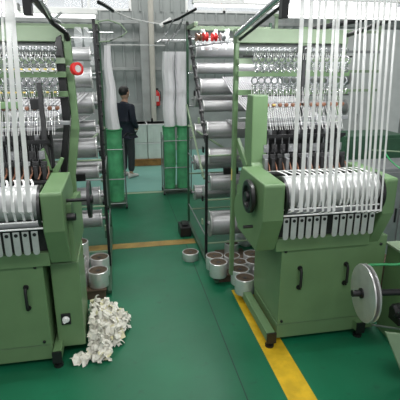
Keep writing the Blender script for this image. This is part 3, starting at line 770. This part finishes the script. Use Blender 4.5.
# overhead rails from which the cloth hangs
def gantry(pts, r, m, label):
    tag(MB().tube(pts, r, 10).build('overhead_rail', m, smooth=True), label, 'rail')
gantry([(1.30, 7.09, 2.47), (.72, 7.09, 2.47), (.66, 7.09, 2.44)], .014, CHROME, 'short steel rail from which the right cloths hang')
gantry([(-.35, 6.52, 2.53), (.0, 6.52, 2.53)], .014, CHROME, 'short steel rail above the left hanging cloth')
gantry([P(163, 24, 6.0), P(178, 19, 5.7), P(196, 9, 5.4)], .016, BLKM, 'dark sloping rod with a white end over the right creel')
tag(MB().box(-.035, .035, -.02, .02, -.02, .02).build('rail_end', LAMPBOX), 'x', 'rail') if False else None
p, q = P(160, 26, 6.0), P(171, 19, 6.0)
tag(MB().tube([p, q], .028, 10).build('white_sleeve', LAMPBOX, smooth=True), 'short white sleeve on the sloping rod at the top of the right creel', 'sleeve')
for i, (a, b) in enumerate((((160, 42), (173, 20)), ((165, 44), (181, 22)), ((172, 40), (183, 18)))):
    tag(MB().tube([P(*a, 5.8), P((a[0]+b[0])/2+2, (a[1]+b[1])/2, 5.8), P(*b, 5.72)], .008, 6).build('thin_rod', STEEL), ['leftmost', 'middle', 'rightmost'][i]+' thin steel rod above the right hanging cloths', 'rod', 'thin rods above the hanging cloths')
# green tensioning arc on the left top
tag(MB().tube([P(96, 22, 5.3), P(108, 20, 5.3), P(120, 24, 5.3), P(127, 32, 5.3), P(122, 36, 5.3), P(110, 41, 5.3), P(99, 42, 5.3)], .008, 8).build('bent_rod', PALEG, smooth=True), 'pale green bent rod loop above the left creel', 'rod')
# cables
def cable(pts, r, m, label):
    pts = [Vector(p) for p in pts]; out = []
    for i in range(len(pts)-1):
        p0, p1, p2, p3 = pts[max(i-1, 0)], pts[i], pts[i+1], pts[min(i+2, len(pts)-1)]
        for k in range(6):
            t_ = k/6; out.append(.5*((2*p1)+(p2-p0)*t_+(2*p0-5*p1+4*p2-p3)*t_*t_+(3*p1-p0-3*p2+p3)*t_**3))
    out.append(pts[-1]); return tag(MB().tube(out, r, 6).build('cable', m, smooth=True), label, 'cable')
cable([P(110, 9, 5.6), P(130, 18, 5.8), P(150, 22.5, 6), P(168, 25, 6.0)], .009, WIRE, 'white cable sagging across the aisle between the creel tops')
cable([P(98, 2, 5.4), P(106, 6, 5.5), P(113, 11, 5.65)], .022, BLACK, 'thick black cable end at the top of the left creel')
cable([P(106, 45, 6.6), P(130, 45, 6.7), P(165, 45.5, 7.0)], .009, WIRE, 'straight white line strung across the aisle')

# ------------------------------------------------------------------ white bins on a pallet
p = P(133, 165, 9.3)
t = empty('pallet', (.60, 9.5, 0)); tag(t, 'orange timber pallet under the white bins', 'pallet')
for k in range(5): MB().box(.2+.005, 1.2, 9.22+k*.13, 9.32+k*.13, .12, .145).build('deck_board', PALLET, t, bevel=.004)
for y in (9.24, 9.5, 9.74): MB().box(.2, 1.2, y, y+.08, .0, .12).build('bearer', PALLET, t, bevel=.004)
def bin_(x0, x1, z0, z1, label):
    t = empty('ribbed_bin', ((x0+x1)/2, 9.5, z0)); tag(t, label, 'bin', 'white ribbed bins on the pallet')
    m_ = MB(); m_.box(x0, x1, 9.27, 9.75, z0, z1)
    n = 7
    for i in range(n):
        x = x0+.02+(x1-x0-.04)*i/(n-1); m_.box(x-.010, x+.010, 9.255, 9.27, z0+.01, z1-.03)
    m_.build('body', WHITEG, t, bevel=.003)
    MB().box(x0-.004, x1+.004, 9.25, 9.76, z1-.03, z1).build('rim', LAMPBOX, t, bevel=.003)
for i, (x0, x1) in enumerate(((.215, .59), (.605, .98))):
    for j, (z0, z1) in enumerate(((.146, .50), (.505, .90))):
        bin_(x0, x1, z0, z1, '%s white ribbed bin on the pallet, %s' % (('lower', 'upper')[j], ('next to the person', 'next to the green bags')[i]))
# tilted steel bar on top of the bins
tag(MB().box(.68, 1.18, 9.4, 9.46, .905, .93, rot=Matrix.Rotation(-.0, 3, 'Y')).box(.70, .74, 9.38, 9.48, .93, 1.0).box(1.0, 1.05, 9.38, 9.48, .93, 1.06).build('parts_rack', BLKM, bevel=.003), 'dark steel rack lying on the white bins', 'rack')
# extinguisher
p = P(157, 100, 10.7)
t = empty('fire_extinguisher', (p.x, 10.84, 1.15)); tag(t, 'red fire extinguisher on the rear wall beside the cream pipe', 'fire extinguisher')
MB().lathe((p.x, 10.82, 1.14), (0, 0, 1), [(0, .07), (.02, .085), (.28, .085), (.33, .06), (.36, .028), (.38, .028)], 24).build('cylinder', RED, t, smooth=True)
MB().box(p.x-.03, p.x+.05, 10.8, 10.84, 1.52, 1.56).build('valve_handle', BLACK, t)
MB().tube([(p.x+.03, 10.82, 1.53), (p.x+.10, 10.8, 1.47), (p.x+.10, 10.8, 1.25)], .010).build('hose', BLACK, t)
MB().box(p.x-.05, p.x+.05, 10.734, 10.74, 1.25, 1.38).build('paper_label', WHITE, t)
MB().box(p.x-.1, p.x+.1, 10.80, 10.935, 1.125, 1.14).build('bracket', STEEL, t)

# ------------------------------------------------------------------ person
def skinned(name, verts, edges, m, parent, sub=2, rootv=0):
    me = bpy.data.meshes.new(name); me.from_pydata([v[0] for v in verts], edges, [])
    me.materials.append(m)
    o = bpy.data.objects.new(name, me); COL.objects.link(o); o.parent = parent
    md = o.modifiers.new('skin', 'SKIN'); md.use_smooth_shade = True
    for i, v in enumerate(verts):
        r = v[1]; me.skin_vertices[0].data[i].radius = r if isinstance(r, tuple) else (r, r)
        me.skin_vertices[0].data[i].use_root = (i == rootv)
    s = o.modifiers.new('sub', 'SUBSURF'); s.levels = sub; s.render_levels = sub
    return o
person = empty('person', (.13, 8.33, 0)); person.rotation_euler.z = -.80   # local +Y is forward
tag(person, 'person in navy jacket and dark trousers standing by the white bins, back half turned', 'person')
# local frame: x = right, y = forward
bv = [((0, 0, .93), (.11, .08)), ((0, 0, 1.12), (.11, .08)), ((0, -.01, 1.33), (.12, .08)), ((0, .0, 1.42), (.07, .06)), ((0, .02, 1.49), (.05, .05)),
      ((0, .035, 1.56), (.07, .08)), ((0, .04, 1.63), (.072, .088)), ((0, .03, 1.69), (.05, .06)),
      ((.17, -.01, 1.36), .055), ((.215, -.03, 1.10), .042), ((.15, .16, .95), .032), ((.115, .20, .93), .028),
      ((-.17, -.01, 1.36), .055), ((-.215, -.03, 1.10), .042), ((-.15, .16, .95), .032), ((-.115, .20, .93), .028),
      ((.09, 0, .86), .08), ((.10, .02, .48), .05), ((.10, -.01, .08), .036), ((.10, .08, .045), .03),
      ((-.09, 0, .86), .08), ((-.10, .02, .48), .05), ((-.10, -.01, .08), .036), ((-.10, .08, .045), .03)]
be = [(0,1),(1,2),(2,3),(3,4),(4,5),(5,6),(6,7),(2,8),(8,9),(9,10),(10,11),(2,12),(12,13),(13,14),(14,15),(0,16),(16,17),(17,18),(18,19),(0,20),(20,21),(21,22),(22,23)]
body = skinned('body', bv, be, SKIN, person)
jv = [((0, 0, .80), (.185, .15)), ((0, 0, .94), (.185, .145)), ((0, 0, 1.08), (.178, .13)), ((0, -.01, 1.30), (.20, .135)), ((0, .0, 1.415), (.10, .085)), ((0, .012, 1.46), (.066, .066)),
      ((.185, -.01, 1.355), .075), ((.235, -.03, 1.10), .062), ((.165, .14, .96), .046),
      ((-.185, -.01, 1.355), .075), ((-.235, -.03, 1.10), .062), ((-.165, .14, .96), .046)]
skinned('jacket', jv, [(0,1),(1,2),(2,3),(3,4),(4,5),(3,6),(6,7),(7,8),(3,9),(9,10),(10,11)], NAVY, person, rootv=1)
tv = [((0, 0, .90), (.145, .115)), ((.09, 0, .82), (.10, .105)), ((.10, .025, .48), .076), ((.10, 0, .11), .062),
      ((-.09, 0, .82), (.10, .105)), ((-.10, .025, .48), .076), ((-.10, 0, .11), .062)]
skinned('trousers', tv, [(0,1),(1,2),(2,3),(0,4),(4,5),(5,6)], TROU, person)
for s_ in (1, -1):
    m_ = MB(); rings = []
    for (y, hw, z1) in ((-.085, .028, .07), (-.06, .042, .095), (.0, .043, .10), (.07, .045, .075), (.13, .047, .06), (.17, .035, .045), (.19, .015, .03)):
        rings.append([m_.bm.verts.new((s_*.10+hw*math.cos(a), y, max(0, z1/2+z1/2*math.sin(a)*(1 if math.sin(a) > 0 else 1.0)))) for a in [2*PI*i/14 for i in range(14)]])
    m_.skinrings(rings); m_.build('shoe', SHOE, person, smooth=True, origin=(0, 0, 0))
# hands: palm, four fingers, thumb
for s_ in (1, -1):
    c = Vector((s_*.10, .205, .925))
    hv = [(c, (.022, .030)), (c+Vector((-s_*.035, .03, -.005)), (.018, .030))]; hve = [(0, 1)]
    for k, (dz, L) in enumerate(((.024, .055), (.008, .062), (-.008, .058), (-.024, .045))):
        b_ = len(hv); p = c+Vector((-s_*.04, .035, dz))
        hv += [(p, .008), (p+Vector((-s_*L*.55, .008, -.004)), .0075), (p+Vector((-s_*L*.9, -.012, -.01)), .006)]
        hve += [(1, b_), (b_, b_+1), (b_+1, b_+2)]
    b_ = len(hv); p = c+Vector((-s_*.01, .015, .03)); hv += [(p, .010), (p+Vector((-s_*.02, .02, .025)), .008), (p+Vector((-s_*.035, .025, .04)), .007)]
    hve += [(0, b_), (b_, b_+1), (b_+1, b_+2)]
    skinned('hand', hv, hve, SKIN, person, sub=1)
def blob(c, rx, ry, rz, name, m, cut=None):
    m_ = MB(); bmesh.ops.create_uvsphere(m_.bm, u_segments=24, v_segments=16, radius=1)
    for v in m_.bm.verts: v.co = Vector((c[0]+v.co.x*rx, c[1]+v.co.y*ry, c[2]+v.co.z*rz))
    if cut: bmesh.ops.delete(m_.bm, geom=[v for v in m_.bm.verts if cut(v.co)], context='VERTS')
    return m_.build(name, m, person, smooth=True, origin=(0, 0, 0))
blob((0, .02, 1.60), .082, .098, .118, 'head', SKIN)
blob((0, .005, 1.635), .092, .108, .105, 'hair', HAIR, cut=lambda c: (c.y > .055 and c.z < 1.66) or c.z < 1.55)
blob((0, .118, 1.595), .014, .022, .022, 'nose', SKIN)
blob((0, .085, 1.565), .062, .042, .045, 'face_mask', MASKM)
for s_ in (1, -1):
    blob((s_*.084, .015, 1.60), .012, .022, .032, 'ear', SKIN)
    blob((s_*.032, .106, 1.62), .013, .010, .009, 'eye', WHITE)
    blob((s_*.032, .114, 1.62), .006, .006, .006, 'iris', BLACK)

# ------------------------------------------------------------------ ribbon winder, right edge
t = empty('ribbon_winder', (2.3, 2.5, 0)); tag(t, 'green ribbon winder cut off by the right picture edge, with an aluminium disc', 'winder')
MB().box(2.03, 2.9, 2.20, 2.80, .0, .75).build('cabinet', GREEN, t, bevel=.008)
MB().box(2.02, 2.92, 2.19, 2.81, .752, .772).build('top_plate', PALEG, t, bevel=.004)
q = P(367, 293, 2.25)
ay = Vector((1, -.13, 0)).normalized()
MB().tube([q-ay*.10, q+ay*.56], .022, 16).build('shaft', BLKM, t, smooth=True)
MB().lathe(q-ay*.035, ay, [(0, .03), (0, .17), (.004, .188), (.010, .191), (.014, .186), (.014, .10), (.034, .10), (.034, .186), (.038, .191), (.044, .188), (.048, .17), (.048, .03)], 56, closed=True).build('disc', ALU, t, smooth=True)
MB().lathe(q-ay*.045, ay, [(0, .034), (.075, .034)], 24).build('hub', BLKM, t, smooth=True)
MB().box(1.99, 2.035, 2.12, 2.29, q.z-.07, q.z+.07).build('bearing_block', BLKM, t, bevel=.006)
mo = P(392, 311, 2.34)
MB().lathe(mo, (1, 0, 0), [(0, .035), (.02, .05), (.25, .05)], 20).build('motor', BLKM, t, smooth=True)
MB().box(mo.x+.02, 2.03, 2.28, 2.40, mo.z-.09, mo.z-.03).build('motor_bracket', BLKM, t, bevel=.004)
pa = [P(384, 332, 2.42), P(400, 338, 2.30), P(415, 345, 2.2), P(415, 430, 2.1), P(401, 420, 2.1)]
a_, b_ = Vector((2.0, 2.50, .0)), Vector((2.0, 2.0, 0))
ap = [P(384, 331, 2.15), P(412, 334, 2.15), P(418, 412, 2.15), P(400, 413, 2.15)]
MB().prism([(p_.x, max(.0, p_.z)) for p_ in ap], 'y', 2.13, 2.15).build('apron', PALEG, t, bevel=.003)
MB().tube([P(372, 325, 2.6), P(400, 329, 2.35)], .008, 8).build('tie_rod', STEEL, t)
cable([P(366, 265.5, 2.35), P(382, 264.5, 2.3), P(402, 264, 2.25), (2.1, 2.24, .90)], .009, GHOSE, 'straight green hose above the aluminium disc')
cable([P(385, 152, 3.4), P(390, 160, 3.3), P(402, 170, 3.2)], .007, GHOSE, 'thin green hose at the right edge beyond the right loom')
tag(MB().tube([P(372, 150, 3.9), P(405, 152, 3.9)], .008, 6).build('pale_rod', PALEG), 'pale rod running out of the picture beyond the right loom', 'rod')

# neighbouring grey cabinets, far right
def cabinet(x0, x1, y0, y1, z0, z1, m, label, nm='steel_cabinet', cat='cabinet'):
    t = empty(nm, ((x0+x1)/2, (y0+y1)/2, z0)); tag(t, label, cat)
    MB().box(x0, x1, y0, y1, z0, z1).build('body', m, t, bevel=.008)
    for k in (0, 1):
        xa = x0+.01+(x1-x0)/2*k
        MB().box(xa, xa+(x1-x0)/2-.02, y0-.015, y0, z0+.05, z1-.04).build('door', m, t, bevel=.004)
    MB().box((x0+x1)/2-.05, (x0+x1)/2-.035, y0-.03, y0-.015, (z0+z1)/2-.08, (z0+z1)/2+.08).build('handle', BLACK, t)
cabinet(2.55, 3.4, 4.0, 4.5, 0, 1.05, STEEL, 'grey steel cabinet beyond the right loom at the right edge')
cabinet(2.75, 3.6, 4.9, 5.4, 0, 1.25, DGREEN, 'dark green cabinet behind the grey one at the right edge')
t = tag(MB().box(2.2, 2.55, 3.35, 3.75, 0, .30).build('cardboard_box', CARD, bevel=.004), 'brown carton on the floor beyond the right loom', 'carton')
cabinet(2.95, 4.4, 6.2, 6.7, 0, 2.6, PANELG, 'added tall pale grey cabinet lightening the background at the right edge')  # made-up cabinet, its pale colour lightens the background behind the ribbons
# creel tail parts behind the right loom for the upper right
t = empty('creel_frame', (2.5, 5.2, 0)); tag(t, 'pale green creel frame at the far right beyond the ribbons', 'creel')
for x in (2.05, 2.75, 3.5): MB().box(x-.02, x+.02, 5.6, 5.64, 0, 2.7).build('post', PALEG, t, bevel=.003)
for z in (1.75, 2.0, 2.25, 2.5, 2.68): MB().box(2.0, 3.55, 5.58, 5.60, z, z+.035).build('cross_bar', PALEG if z != 2.25 else STEEL, t, bevel=.003)
MB().tube([(2.05, 5.6, 2.45), (2.9, 4.6, 2.62)], .03, 8).build('arm', BLKM, t)
for i in range(3):
    put_beam(2.28, 5.85, 1.1+i*.42, 1.1, ['lowest', 'middle', 'topmost'][i]+' silver warp beam on the far right creel', 'warp beams of the far right creel')
# dark block on the floor by the right creel
tag(MB().box(.70, .84, 5.05, 5.30, 0, .13).box(.73, .81, 5.10, 5.25, .13, .16).build('iron_weight', BLACK, bevel=.01), 'black iron block on the floor beside the right creel', 'weight')
